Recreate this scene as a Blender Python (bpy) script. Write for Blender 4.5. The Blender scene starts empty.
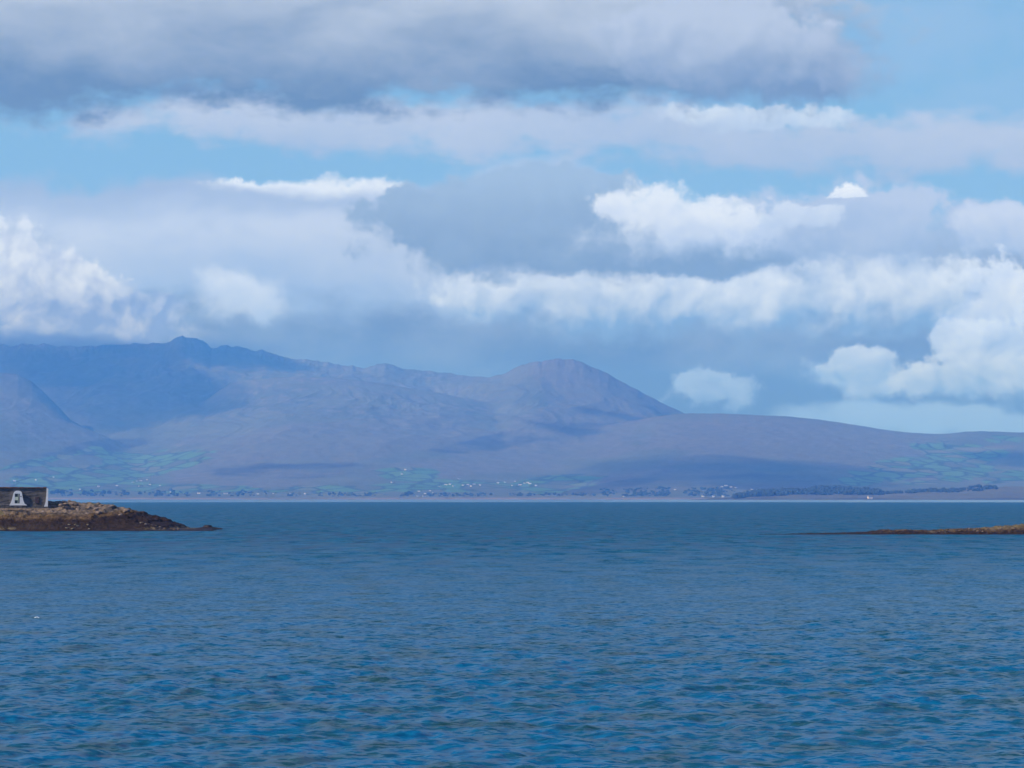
import bpy, bmesh, math, random
import numpy as np
from mathutils import Vector

R = math.radians
scene = bpy.context.scene
C = scene.collection
random.seed(7)

# ------------------------------------------------------------------ camera
F, W, H = 1690.0, 1024, 768            # focal length in pixels of the photograph
CAM_Z, HOR = 5.0, 498.0                # eye height over the water, horizon row
PITCH = math.atan((HOR - H / 2) / F)
cam_d = bpy.data.cameras.new('camera')
cam_d.sensor_width = 36.0
cam_d.lens = 36.0 * F / W
cam_d.clip_start = 0.5
cam_d.clip_end = 120000.0
cam = bpy.data.objects.new('camera', cam_d)
cam.location = (0, 0, CAM_Z)
cam.rotation_euler = (math.pi / 2 + PITCH, 0, 0)
C.objects.link(cam)
scene.camera = cam

# ------------------------------------------------------------------ render
EXPOSURE = 0.3
scene.view_settings.view_transform = 'Standard'
scene.view_settings.look = 'None'
scene.view_settings.exposure = EXPOSURE
scene.view_settings.gamma = 1.0
scene.view_settings.use_curve_mapping = False
cy = scene.cycles
cy.use_denoising = True
cy.max_bounces = 6
cy.diffuse_bounces = 2
cy.glossy_bounces = 2
cy.volume_bounces = 1
cy.transparent_max_bounces = 8
cy.use_adaptive_sampling = True
cy.adaptive_threshold = 0.012

# ------------------------------------------------------------------ sun
SUN_EL, SUN_AZ = R(36), R(-118)        # azimuth from +Y (the view) clockwise: left, a little behind
S = Vector((math.sin(SUN_AZ) * math.cos(SUN_EL), math.cos(SUN_AZ) * math.cos(SUN_EL), math.sin(SUN_EL)))
sun_d = bpy.data.lights.new('sun', 'SUN')
sun_d.energy = 4.6
sun_d.angle = R(0.5)
sun_d.color = (1.0, 0.94, 0.86)
sun = bpy.data.objects.new('sun', sun_d)
sun.rotation_euler = (-S).to_track_quat('-Z', 'Y').to_euler()
C.objects.link(sun)

# ------------------------------------------------------------------ air
HAZE_DENSITY = 1.25e-4
HAZE_COLOR = (0.10, 0.34, 1.0)            # clean air scatters blue far more than red
HAZE_TOP, HAZE_FAR = 1130.0, 15000.0
SCATTER = (0.54, 0.585, 0.685)            # what that air itself sends to the eye, as displayed (measured in a render)


def s2l(c):
    return tuple((x / 255 / 12.92) if x / 255 <= 0.04045 else ((x / 255 + 0.055) / 1.055) ** 2.4 for x in c)


def px_dir(px, py):
    c, s = math.cos(PITCH), math.sin(PITCH)
    dx, dz = px - W / 2, H / 2 - py
    d = Vector((dx, F * c - dz * s, F * s + dz * c))
    return d


def uv(px, py):
    d = px_dir(px, py)
    return d.x / d.y, d.z / d.y


# ------------------------------------------------------------------ node helper
class Nodes:
    def __init__(self, tree):
        self.t = tree
        tree.nodes.clear()

    def new(self, kind, **kw):
        n = self.t.nodes.new(kind)
        for k, v in kw.items():
            setattr(n, k, v)
        return n

    def put(self, sock, v):
        if isinstance(v, bpy.types.NodeSocket):
            self.t.links.new(v, sock)
        else:
            sock.default_value = v

    def math(self, op, a, b=None, c=None, clamp=False):
        n = self.new('ShaderNodeMath', operation=op, use_clamp=clamp)
        for i, v in enumerate((a, b, c)):
            if v is not None:
                self.put(n.inputs[i], v)
        return n.outputs[0]

    def vec(self, op, a, b=None, c=None, scale=None):
        n = self.new('ShaderNodeVectorMath', operation=op)
        for i, v in enumerate((a, b, c)):
            if v is not None:
                self.put(n.inputs[i], v)
        if scale is not None:
            self.put(n.inputs['Scale'], scale)
        return n.outputs['Value'] if op in ('LENGTH', 'DOT_PRODUCT', 'DISTANCE') else n.outputs[0]

    def noise(self, v, scale=1.0, detail=4.0, rough=0.5, dist=0.0, lac=2.0, color=False, dim='3D'):
        n = self.new('ShaderNodeTexNoise', noise_dimensions=dim)
        self.put(n.inputs['Vector'], v)
        self.put(n.inputs['Scale'], scale)
        self.put(n.inputs['Detail'], detail)
        self.put(n.inputs['Roughness'], rough)
        self.put(n.inputs['Lacunarity'], lac)
        self.put(n.inputs['Distortion'], dist)
        return n.outputs['Color' if color else 'Fac']

    def smooth(self, x, lo, hi, a=0.0, b=1.0):
        n = self.new('ShaderNodeMapRange', interpolation_type='SMOOTHSTEP', clamp=False)
        for i, v in enumerate((x, lo, hi, a, b)):
            self.put(n.inputs[i], v)
        return n.outputs[0]

    def lin(self, x, lo, hi, a=0.0, b=1.0):
        n = self.new('ShaderNodeMapRange', interpolation_type='LINEAR', clamp=False)
        for i, v in enumerate((x, lo, hi, a, b)):
            self.put(n.inputs[i], v)
        return n.outputs[0]

    def mix(self, f, a, b, blend='MIX'):
        n = self.new('ShaderNodeMix', data_type='RGBA', blend_type=blend)
        self.put(n.inputs[0], f)
        self.put(n.inputs[6], a if isinstance(a, bpy.types.NodeSocket) else (*a, 1))
        self.put(n.inputs[7], b if isinstance(b, bpy.types.NodeSocket) else (*b, 1))
        return n.outputs[2]

    def sep(self, v):
        n = self.new('ShaderNodeSeparateXYZ')
        self.put(n.inputs[0], v)
        return n.outputs

    def comb(self, x, y, z):
        n = self.new('ShaderNodeCombineXYZ')
        for i, v in enumerate((x, y, z)):
            self.put(n.inputs[i], v)
        return n.outputs[0]


# ------------------------------------------------------------------ sky: Nishita air and the banks of cloud, by direction
SKY_STRENGTH = 0.1
DEEP_BLUE = (52, 118, 204)


def build_world():
    w = bpy.data.worlds.new('World')
    scene.world = w
    w.use_nodes = True
    N = Nodes(w.node_tree)
    out = N.new('ShaderNodeOutputWorld')
    sky = N.new('ShaderNodeTexSky', sky_type='NISHITA')
    sky.sun_disc = False
    sky.sun_elevation = SUN_EL
    sky.sun_rotation = SUN_AZ
    sky.altitude = 0
    sky.air_density = 1.0
    sky.dust_density = 0.3
    sky.ozone_density = 3.0
    clear = sky.outputs[0]
    d = N.new('ShaderNodeTexCoord').outputs['Generated']
    x, y, z = N.sep(d)

    def rad(c, py, el=None):
        """a displayed colour seen through the air below it -> what the sky itself must send (Background units)"""
        el = math.atan(uv(512, py)[1]) if el is None else el
        path = min(HAZE_TOP / max(math.sin(el), 1e-3), HAZE_FAR)
        T = [math.exp(-HAZE_DENSITY * h * path) for h in HAZE_COLOR]
        return tuple(max((a - (1 - t_) * s) / t_, 0.0) / SKY_STRENGTH / 2 ** EXPOSURE for a, s, t_ in zip(s2l(c), SCATTER, T))
    # clear air, paler low down, deep blue overhead
    def clear_air(e):                                      # (the two halves of the sky get nodes of their own: Cycles limits a shader's size)
        b_ = N.mix(N.lin(z, 0.06 + e, 0.22), rad((144, 189, 223), 330), rad((133, 186, 224), 60))
        b_ = N.mix(N.smooth(z, 0.27 + e, 0.38), b_, rad(DEEP_BLUE, 0, R(35)))
        return N.mix(0.85 + e, sky.outputs[0], b_)
    clear = clear_air(0.0)
    # ---- the rest of the sky dome: scattered fair-weather cloud, thicker towards the horizon
    zz = N.math('MAXIMUM', z, 0.05)
    dome = N.comb(N.math('DIVIDE', x, zz), N.math('DIVIDE', y, zz), 0.0)
    n1 = N.noise(dome, 0.55, 5, 0.55)
    n2 = N.noise(N.vec('ADD', dome, (0.25, 0.12, 0)), 0.55, 3, 0.55)
    cov = N.smooth(N.math('ADD', n1, N.smooth(z, 0.35, 0.08, 0.0, 0.10)), 0.56, 0.70)
    lit = N.smooth(N.math('SUBTRACT', n1, n2), -0.06, 0.08)
    ccol = N.mix(lit, tuple(v * 8 for v in s2l((150, 176, 208))), tuple(v * 8 for v in s2l((216, 226, 238))))
    yy = N.math('MAXIMUM', y, 0.02)
    u = N.math('DIVIDE', x, yy)
    v = N.math('DIVIDE', z, yy)
    au = N.math('ABSOLUTE', u)
    inside = N.math('MULTIPLY', N.math('LESS_THAN', au, 0.8), N.math('LESS_THAN', v, 0.62))
    inside = N.math('MULTIPLY', inside, N.math('GREATER_THAN', y, 0.05))
    # the scattered cloud gives way to the laid-out banks towards the bay
    gate = N.math('MAXIMUM', N.smooth(au, 0.55, 0.85), N.smooth(v, 0.5, 0.75))
    gate = N.math('MAXIMUM', gate, N.smooth(y, 0.3, 0.1))
    gate = N.math('MULTIPLY', gate, N.smooth(z, 0.02, 0.10))
    low = N.smooth(N.math('ADD', N.math('ADD', z, N.math('MULTIPLY', n1, 0.06)), 0), 0.22, 0.10)
    deck = N.mix(N.math('MULTIPLY', low, 0.75), clear, rad((164, 190, 220), 240))
    clear = N.mix(N.math('MULTIPLY', N.math('MULTIPLY', cov, gate), 0.9), N.mix(N.smooth(au, 0.35, 0.8), clear, deck), ccol)
    bg1 = N.new('ShaderNodeBackground')
    N.put(bg1.inputs[0], clear)
    bg1.inputs[1].default_value = SKY_STRENGTH

    # ---- the banks over the bay, in tangent coordinates about the view's azimuth (units: 1/F)
    Q = N.comb(N.math('MULTIPLY', u, F), N.math('MULTIPLY', v, F), 0.0)
    qy = N.math('MULTIPLY', v, F)
    Qs = N.vec('MULTIPLY', Q, (1 / 150, 1 / 85, 0))
    warp_big = N.vec('SUBTRACT', N.noise(Qs, 1.0, 3, 0.5, color=True, dim='2D'), (0.5, 0.5, 0.5))
    warp_fine = N.vec('SUBTRACT', N.noise(N.vec('ADD', Q, (300, 90, 7)), 1 / 26, 4, 0.55, color=True, dim='2D'), (0.5, 0.5, 0.5))
    warp_tiny = N.vec('SUBTRACT', N.noise(N.vec('ADD', Q, (70, 10, 3)), 1 / 9, 5, 0.6, color=True, dim='2D'), (0.5, 0.5, 0.5))
    Wsoft = N.vec('ADD', N.vec('ADD', Q, N.vec('MULTIPLY', warp_big, (110, 50, 0))), N.vec('MULTIPLY', warp_fine, (24, 12, 0)))
    Wmid = N.vec('ADD', Q, N.vec('MULTIPLY', warp_big, (46, 30, 0)))
    Wpuff = N.vec('ADD', N.vec('ADD', Wmid, N.vec('MULTIPLY', warp_fine, (38, 20, 0))), N.vec('MULTIPLY', warp_tiny, (17, 9, 0)))
    fl = N.math('SUBTRACT', N.noise(N.vec('MULTIPLY', Q, (1 / 75, 1 / 42, 0)), 1.0, 9, 0.6, dim='2D'), 0.5)       # wispy
    # rounded heaps: inverted smooth cells
    Wv = N.vec('ADD', N.vec('ADD', Wmid, N.vec('MULTIPLY', warp_fine, (14, 12, 0))), N.vec('MULTIPLY', warp_tiny, (5, 5, 0)))

    def cells(P, det, size=40):
        vo = N.new('ShaderNodeTexVoronoi', feature='SMOOTH_F1', normalize=True, voronoi_dimensions='2D')
        N.put(vo.inputs['Vector'], P)
        N.put(vo.inputs['Scale'], 1 / size)
        N.put(vo.inputs['Detail'], det)
        N.put(vo.inputs['Roughness'], 0.5)
        N.put(vo.inputs['Lacunarity'], 2.3)
        N.put(vo.inputs['Smoothness'], 0.6)
        return vo.outputs['Distance']
    c0 = cells(Wv, 3.0)
    heap = N.math('SUBTRACT', 0.42, c0)
    # relief of the heaps towards the sun (upper left)
    Wb = N.vec('ADD', Q, N.vec('ADD', N.vec('MULTIPLY', warp_big, (70, 50, 0)), N.vec('MULTIPLY', warp_fine, (22, 18, 0))))
    big = N.math('SUBTRACT', cells(N.vec('ADD', Wb, (-14, 20, 0)), 2.0, 88), cells(Wb, 2.0, 88))
    relief = N.math('ADD', N.math('MULTIPLY', big, 2.2), N.math('MULTIPLY', N.math('SUBTRACT', cells(N.vec('ADD', Wv, (-6, 8, 0)), 2.0), c0), 1.3))
    r0 = N.noise(Wmid, 1 / 60, 6, 0.55, dim='2D')
    r1 = N.noise(N.vec('ADD', Wmid, (-10, 12, 0)), 1 / 60, 3, 0.55, dim='2D')
    relief = N.math('ADD', relief, N.math('MULTIPLY', N.math('SUBTRACT', r0, r1), 1.8))
    soft_rel = N.math('MULTIPLY', N.math('SUBTRACT', N.noise(N.vec('MULTIPLY', Wsoft, (1 / 190, 1 / 80, 0)), 1.0, 7, 0.55, dim='2D'), 0.5), 2.0)

    def field(ells, P):
        f = None
        for (px, py, rx, ry) in ells:
            a, b = uv(px, py)
            m = N.new('ShaderNodeMapping', vector_type='TEXTURE')
            N.put(m.inputs[0], P)
            m.inputs['Location'].default_value = (a * F, b * F, 0)
            m.inputs['Scale'].default_value = (rx, ry, 1)
            g = N.math('SUBTRACT', 1.0, N.vec('LENGTH', m.outputs[0]))
            f = g if f is None else N.math('SMOOTH_MAX', f, g, 0.12)
        return f

    def bank(acc, ells, top, bot, y0, y1, soft=0.3, puffy=False, rough=0.9, opacity=1.0, rel=0.5, foot=None, P=None):
        """one bank: where it is (ellipses), its colour at rows y0 (top) and y1 (foot), how ragged and how soft its rim is"""
        P = P or (Wpuff if puffy else Wsoft)
        f = field(ells, P)
        nz = N.math('MULTIPLY', heap, rough * 1.35) if puffy else N.math('MULTIPLY', fl, rough)
        if puffy:
            nz = N.math('ADD', nz, N.math('MULTIPLY', fl, rough * 0.6))
        f = N.math('ADD', f, nz)
        v0, v1 = uv(512, y0)[1] * F, uv(512, y1)[1] * F
        t = N.lin(qy, v1, v0)
        if foot is not None:                               # crisp crown, frayed foot
            wd = N.smooth(t, 0.0, 0.8, foot, soft)
            al = N.smooth(N.math('DIVIDE', f, wd), -1.0, 1.0)
        else:
            al = N.smooth(f, -soft, soft)
        if opacity < 1:
            al = N.math('MULTIPLY', al, opacity)
        t = N.math('ADD', t, N.math('MULTIPLY', relief if puffy else soft_rel, rel))
        t = N.math('ADD', t, N.math('MULTIPLY', fl, 0.45))
        col = N.mix(t, rad(bot, y1), rad(top, y0))
        return over(al, acc, emit(col))

    def emit(col):
        g = N.new('ShaderNodeBackground')
        N.put(g.inputs[0], col)
        g.inputs[1].default_value = SKY_STRENGTH
        return g.outputs[0]

    def over(f, a, b):
        g = N.new('ShaderNodeMixShader')
        for i, q in enumerate((N.math('SUBTRACT', 1.0, f), b, a)):      # the bank first, what lies behind it second: shallower for Cycles
            N.put(g.inputs[i], q)
        return g.outputs[0]

    banks = []
    # grey-blue deck low over the hills
    # grey-blue deck low over the hills
    banks.append(dict(ells=[(200, 330, 720, 142), (560, 350, 620, 120), (1100, 330, 420, 110), (-700, 330, 600, 140), (1750, 330, 600, 140)], top=(164, 190, 220), bot=(115, 160, 204), y0=200, y1=385, soft=0.14, rough=0.5, rel=0.3))
    banks.append(dict(ells=[(950, 425, 170, 14), (1120, 424, 120, 16)], top=(160, 196, 226), bot=(150, 190, 224), y0=410, y1=435, soft=0.35, rough=0.8, opacity=0.8))
    # long pale layer under the upper cloud
    banks.append(dict(ells=[(320, 121, 240, 21), (600, 128, 230, 26), (900, 146, 330, 26), (1180, 154, 200, 28)], top=(192, 206, 227), bot=(162, 188, 219), y0=98, y1=180, soft=0.45, rough=2.2, rel=0.7, opacity=0.9))
    banks.append(dict(ells=[(530, 184, 80, 24), (450, 198, 80, 16)], top=(178, 200, 226), bot=(156, 184, 216), y0=160, y1=215, soft=0.45, rough=1.3, opacity=0.9))
    banks.append(dict(ells=[(705, 114, 42, 8), (780, 118, 76, 9)], top=(212, 226, 240), bot=(186, 208, 232), y0=106, y1=126, soft=0.4, puffy=True, rough=1.0, opacity=0.85))
    banks.append(dict(ells=[(930, 30, 120, 50), (1010, 90, 90, 34)], top=(176, 200, 228), bot=(160, 192, 226), y0=0, y1=120, soft=0.8, rough=2.4, rel=0.4, opacity=0.3))
    # upper dark cloud
    banks.append(dict(ells=[(60, 20, 300, 92), (330, 20, 330, 88), (610, 25, 250, 82), (-250, 10, 300, 100)], top=(184, 200, 220), bot=(112, 148, 188), y0=-14, y1=88, soft=0.18, rough=1.0, rel=0.6))
    banks.append(dict(ells=[(765, 62, 88, 42), (710, 46, 90, 50), (800, 82, 60, 22)], top=(184, 201, 224), bot=(124, 157, 196), y0=20, y1=94, soft=0.22, puffy=True, rough=0.8, rel=0.3, foot=0.4))
    # left: grey layer, pale layer, thin white crest
    banks.append(dict(ells=[(310, 196, 88, 14), (364, 198, 40, 17), (258, 191, 50, 8)], top=(228, 237, 246), bot=(200, 216, 236), y0=184, y1=214, opacity=0.9, soft=0.4, puffy=True, rough=1.2, rel=0.45, foot=0.6))
    banks.append(dict(ells=[(130, 212, 330, 24), (300, 224, 110, 11), (-200, 205, 200, 26)], top=(162, 188, 220), bot=(180, 202, 228), y0=188, y1=232, soft=0.35, rough=0.9, rel=0.3, opacity=0.95))
    banks.append(dict(ells=[(170, 262, 330, 42), (400, 272, 160, 40), (300, 240, 170, 24)], top=(194, 211, 232), bot=(156, 189, 222), y0=225, y1=318, soft=0.5, rough=1.3, rel=0.5, opacity=0.9))
    # lower white band on the right
    banks.append(dict(ells=[(520, 292, 70, 24), (600, 296, 80, 32), (690, 292, 80, 30), (770, 290, 80, 32), (850, 286, 70, 34), (915, 296, 50, 30)], top=(216, 229, 242), bot=(136, 178, 216), y0=262, y1=336, soft=0.3, puffy=True, rough=1.1, rel=0.5, foot=0.6))
    # grey bank behind the white heap, to the right
    banks.append(dict(ells=[(850, 226, 90, 34), (760, 238, 80, 34), (905, 205, 34, 17), (990, 230, 50, 24)], top=(182, 202, 228), bot=(150, 182, 217), y0=195, y1=272, soft=0.3, puffy=True, rough=1.1, rel=0.35, foot=0.5))
    # dark cloud in the middle
    banks.append(dict(ells=[(500, 222, 120, 42), (440, 226, 58, 32), (590, 238, 110, 34), (700, 262, 76, 16), (540, 190, 80, 22)], top=(160, 189, 218), bot=(132, 167, 204), y0=176, y1=270, soft=0.13, puffy=True, rough=0.9, rel=0.2, foot=0.3))
    # white heaps
    banks.append(dict(ells=[(640, 214, 46, 18), (690, 226, 62, 20), (735, 230, 34, 19), (613, 206, 18, 9)], top=(224, 234, 244), bot=(186, 207, 232), y0=198, y1=254, soft=0.36, puffy=True, rough=1.7, rel=0.6, foot=1.0, opacity=0.95))
    banks.append(dict(ells=[(790, 214, 26, 12), (828, 214, 18, 7)], top=(210, 224, 240), bot=(184, 206, 232), y0=202, y1=228, soft=0.3, puffy=True, rough=1.2, rel=0.35, opacity=0.85))
    banks.append(dict(ells=[(853, 193, 17, 5.5), (846, 196, 15, 3.5), (866, 196, 12, 3)], top=(232, 240, 247), bot=(212, 225, 241), y0=186, y1=200, soft=0.3, puffy=True, rough=0.7, rel=0.3, P=Wv))
    # right rim heaps
    banks.append(dict(ells=[(1005, 232, 46, 22), (1070, 240, 60, 34)], top=(200, 215, 235), bot=(166, 193, 224), y0=212, y1=258, soft=0.35, puffy=True, rough=1.2, rel=0.5, opacity=0.85))
    banks.append(dict(ells=[(1018, 292, 50, 30), (1100, 290, 90, 50), (1000, 312, 40, 18)], top=(216, 229, 242), bot=(168, 197, 227), y0=262, y1=340, soft=0.16, puffy=True, rough=1.1, rel=0.5, foot=0.5))
    banks.append(dict(ells=[(966, 343, 32, 24), (1012, 360, 46, 34), (866, 374, 42, 24), (915, 384, 48, 14), (975, 382, 60, 16), (1080, 360, 80, 50)], top=(206, 223, 240), bot=(142, 182, 218), y0=320, y1=402, soft=0.16, puffy=True, rough=1.0, rel=0.5, foot=0.5))
    banks.append(dict(ells=[(712, 394, 36, 13), (688, 386, 18, 9), (725, 382, 13, 9)], top=(172, 202, 228), bot=(136, 178, 216), y0=372, y1=412, soft=0.4, puffy=True, rough=1.7, rel=0.7, opacity=0.7))
    # cap cloud on the left massif
    banks.append(dict(ells=[(0, 286, 80, 46), (62, 302, 64, 34), (118, 318, 50, 25), (150, 320, 20, 20), (-90, 300, 120, 80), (60, 336, 110, 12), (132, 331, 40, 13)], top=(214, 225, 238), bot=(144, 177, 214), y0=244, y1=350, soft=0.13, puffy=True, rough=0.9, rel=0.8, foot=0.5))
    banks.append(dict(ells=[(234, 296, 34, 18), (260, 306, 24, 11)], top=(216, 228, 240), bot=(180, 205, 230), y0=276, y1=320, soft=0.55, puffy=True, rough=0.9, rel=0.4, opacity=0.8, P=Wv))
    banks.append(dict(ells=[(50, 350, 190, 15)], top=(128, 166, 209), bot=(92, 141, 197), y0=326, y1=350, soft=0.6, rough=0.8, opacity=1.0))
    acc = emit(clear_air(1e-4))
    for bk in banks:
        acc = bank(acc, **bk)
    ms = N.new('ShaderNodeMixShader')
    N.put(ms.inputs[0], inside)
    N.t.links.new(bg1.outputs[0], ms.inputs[1])
    N.t.links.new(acc, ms.inputs[2])
    N.t.links.new(ms.outputs[0], out.inputs[0])
    w.cycles.sampling_method = 'MANUAL'
    w.cycles.sample_map_resolution = 512


build_world()


# ------------------------------------------------------------------ mesh helpers
def tag(o, label=None, cat=None, group=None, kind=None):
    if label: o['label'] = label
    if cat: o['category'] = cat
    if group: o['group'] = group
    if kind: o['kind'] = kind
    return o


def link(name, mesh, m=None, parent=None):
    o = bpy.data.objects.new(name, mesh)
    if m: mesh.materials.append(m)
    C.objects.link(o)
    if parent: o.parent = parent
    return o


def empty(name, loc, rz=0.0):
    o = bpy.data.objects.new(name, None)
    o.empty_display_size = 0.5
    o.location = loc
    o.rotation_euler = (0, 0, rz)
    C.objects.link(o)
    return o


def grid_mesh(name, X, Y, Z, smooth=True, attrs=None):
    r, c = X.shape
    me = bpy.data.meshes.new(name)
    co = np.stack([X, Y, Z], -1).reshape(-1, 3).astype(np.float32)
    i = np.arange(r * c).reshape(r, c)
    f = np.stack([i[:-1, :-1], i[:-1, 1:], i[1:, 1:], i[1:, :-1]], -1).reshape(-1, 4)
    me.vertices.add(len(co)); me.vertices.foreach_set('co', co.ravel())
    me.loops.add(f.size); me.loops.foreach_set('vertex_index', f.ravel().astype(np.int32))
    me.polygons.add(len(f)); me.polygons.foreach_set('loop_start', np.arange(0, f.size, 4, dtype=np.int32))
    me.update(calc_edges=True)
    if smooth: me.polygons.foreach_set('use_smooth', np.ones(len(f), bool))
    for k, a in (attrs or {}).items():
        me.attributes.new(k, 'FLOAT', 'POINT').data.foreach_set('value', a.astype(np.float32).ravel())
    me.validate()
    return me


def bm_mesh(name, bm, smooth=False):
    me = bpy.data.meshes.new(name)
    bmesh.ops.recalc_face_normals(bm, faces=bm.faces)
    bm.to_mesh(me); bm.free()
    if smooth: me.polygons.foreach_set('use_smooth', np.ones(len(me.polygons), bool))
    return me


def prism(bm, pts, y0, y1):
    """an outline in the x-z plane given thickness along y"""
    a = [bm.verts.new((p[0], y0, p[1])) for p in pts]
    b = [bm.verts.new((p[0], y1, p[1])) for p in pts]
    n = len(pts)
    bm.faces.new(a); bm.faces.new(b[::-1])
    for i in range(n):
        bm.faces.new((a[i], b[i], b[(i + 1) % n], a[(i + 1) % n]))


def box(bm, x0, x1, y0, y1, z0, z1):
    prism(bm, [(x0, z0), (x1, z0), (x1, z1), (x0, z1)], y0, y1)


# ------------------------------------------------------------------ noise in numpy
_rng = np.random.default_rng(11)
_perm = np.concatenate([_rng.permutation(256)] * 3)
_grad = np.stack([np.cos(np.linspace(0, 2 * np.pi, 256, endpoint=False)), np.sin(np.linspace(0, 2 * np.pi, 256, endpoint=False))], -1)


def perlin(x, y):
    xi, yi = np.floor(x).astype(int), np.floor(y).astype(int)
    xf, yf = x - xi, y - yi
    xi &= 255; yi &= 255
    sx, sy = xf ** 3 * (xf * (xf * 6 - 15) + 10), yf ** 3 * (yf * (yf * 6 - 15) + 10)

    def g(ix, iy, dx, dy):
        v = _grad[_perm[_perm[ix] + iy]]
        return v[..., 0] * dx + v[..., 1] * dy
    a = g(xi, yi, xf, yf); b = g(xi + 1, yi, xf - 1, yf)
    c = g(xi, yi + 1, xf, yf - 1); d = g(xi + 1, yi + 1, xf - 1, yf - 1)
    return ((a + sx * (b - a)) + sy * ((c + sx * (d - c)) - (a + sx * (b - a)))) * 1.4


def fbm(x, y, oct=5, gain=0.5):
    s, a = 0, 1.0
    for i in range(oct):
        s = s + a * perlin(x + 17.3 * i, y - 9.1 * i); a *= gain; x = x * 2.03; y = y * 2.03
    return s


def ridged(x, y, oct=5, gain=0.55):
    s, a = 0, 1.0
    for i in range(oct):
        s = s + a * (1 - 2 * np.abs(perlin(x + 31.7 * i, y + 5.9 * i))); a *= gain; x = x * 2.1; y = y * 2.1
    return s


def sstep(x, a, b):
    t = np.clip((x - a) / (b - a), 0, 1)
    return t * t * (3 - 2 * t)


def smax(a, b, k):
    h = np.clip(0.5 + 0.5 * (a - b) / k, 0, 1)
    return b + (a - b) * h + k * h * (1 - h)


def prof(pts):
    """pixel outline -> interpolators in u: (u, v) with a smooth cubic through the points"""
    P = np.array([uv(*p) for p in pts])
    o = np.argsort(P[:, 0]); P = P[o]

    def f(u):
        return np.interp(u, P[:, 0], P[:, 1])
    return f


# ------------------------------------------------------------------ materials
def new_mat(name):
    m = bpy.data.materials.new(name)
    m.use_nodes = True
    N = Nodes(m.node_tree)
    out = N.new('ShaderNodeOutputMaterial')
    b = N.new('ShaderNodeBsdfPrincipled')
    N.t.links.new(b.outputs[0], out.inputs[0])
    return m, N, b


def plain_mat(name, col, rough=0.8, var=0.25, scale=2.0, bump=0.0, spec=0.3):
    m, N, b = new_mat(name)
    p = N.new('ShaderNodeTexCoord').outputs['Object']
    n = N.noise(p, scale, 5, 0.6)
    t = N.lin(n, 0.25, 0.75, 1 - var, 1 + var)
    c = N.mix(1.0, col, N.comb(t, t, t), 'MULTIPLY')
    N.put(b.inputs['Base Color'], c)
    b.inputs['Roughness'].default_value = rough
    b.inputs['Specular IOR Level'].default_value = spec
    if bump:
        bp = N.new('ShaderNodeBump')
        bp.inputs['Distance'].default_value = bump
        N.put(bp.inputs['Height'], n)
        N.put(b.inputs['Normal'], bp.outputs[0])
    return m


def attr(N, name):
    a = N.new('ShaderNodeAttribute', attribute_name=name)
    return a.outputs['Fac']


def sea_material():
    m, N, b = new_mat('sea_water')
    geo = N.new('ShaderNodeNewGeometry')
    P = geo.outputs['Position']
    px, py, pz = N.sep(P)
    # wind: streaks and cat's-paws some tens of metres across, glassy water off the far strand
    streak = N.noise(N.vec('MULTIPLY', P, (1 / 160, 1 / 60, 0)), 1.0, 4, 0.55)
    band = N.noise(N.vec('MULTIPLY', P, (1 / 700, 1 / 130, 0)), 1.0, 3, 0.5)
    wind = N.math('MULTIPLY', N.lin(streak, 0.3, 0.7, 0.93, 1.07), N.lin(band, 0.3, 0.7, 0.95, 1.05))
    jag = N.math('ADD', py, N.math('MULTIPLY', N.math('SUBTRACT', N.noise(N.vec('MULTIPLY', P, (1 / 420, 1 / 900, 0)), 1.0, 4, 0.6), 0.5), 900))
    calm = N.smooth(jag, 1850, 2150)
    wind = N.math('MULTIPLY', wind, N.math('SUBTRACT', 1.0, N.math('MULTIPLY', calm, 0.88)))
    # slopes of the waves too small for the mesh, three sizes, longer along their crests
    def slopes(sx, sy, amp, det, off):
        c = N.noise(N.vec('ADD', N.vec('MULTIPLY', P, (sx, sy, 0)), (off, off * 0.7, 0)), 1.0, det, 0.55, color=True)
        return N.vec('MULTIPLY', N.vec('SUBTRACT', c, (0.5, 0.5, 0.5)), (amp * 0.6, amp, 0))
    near = N.smooth(py, 60, 220)                       # the mesh carries the larger waves itself close by
    s = slopes(3.2, 6.5, 2.9, 6, 3.0)
    s2 = N.vec('SCALE', slopes(0.45, 1.1, 1.5, 3, 41.0), scale=N.math('ADD', 0.15, N.math('MULTIPLY', near, 0.85)))
    s3 = N.vec('SCALE', slopes(0.50, 0.24, 3.0, 3, 77.0), scale=near)
    s4 = N.vec('SCALE', slopes(0.22, 0.14, 1.6, 3, 13.0), scale=near)
    s = N.vec('ADD', N.vec('ADD', s, s2), N.vec('ADD', s3, s4))
    s = N.vec('SCALE', s, scale=N.math('MULTIPLY', wind, 1.45))
    nrm = N.vec('NORMALIZE', N.vec('ADD', geo.outputs['Normal'], s))
    N.put(b.inputs['Normal'], nrm)
    tint = N.noise(N.vec('MULTIPLY', P, (1 / 2.2, 1 / 1.6, 0)), 1.0, 6, 0.65)
    col = N.mix(N.lin(tint, 0.36, 0.58), (0.012, 0.052, 0.060), (0.001, 0.090, 0.195))
    N.put(b.inputs['Base Color'], col)
    N.put(b.inputs['Roughness'], N.math('MULTIPLY', N.smooth(py, 30, 260, 0.30, 0.52), N.math('SUBTRACT', 1.0, N.math('MULTIPLY', calm, 0.6))))
    b.inputs['IOR'].default_value = 1.333
    return m


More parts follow.
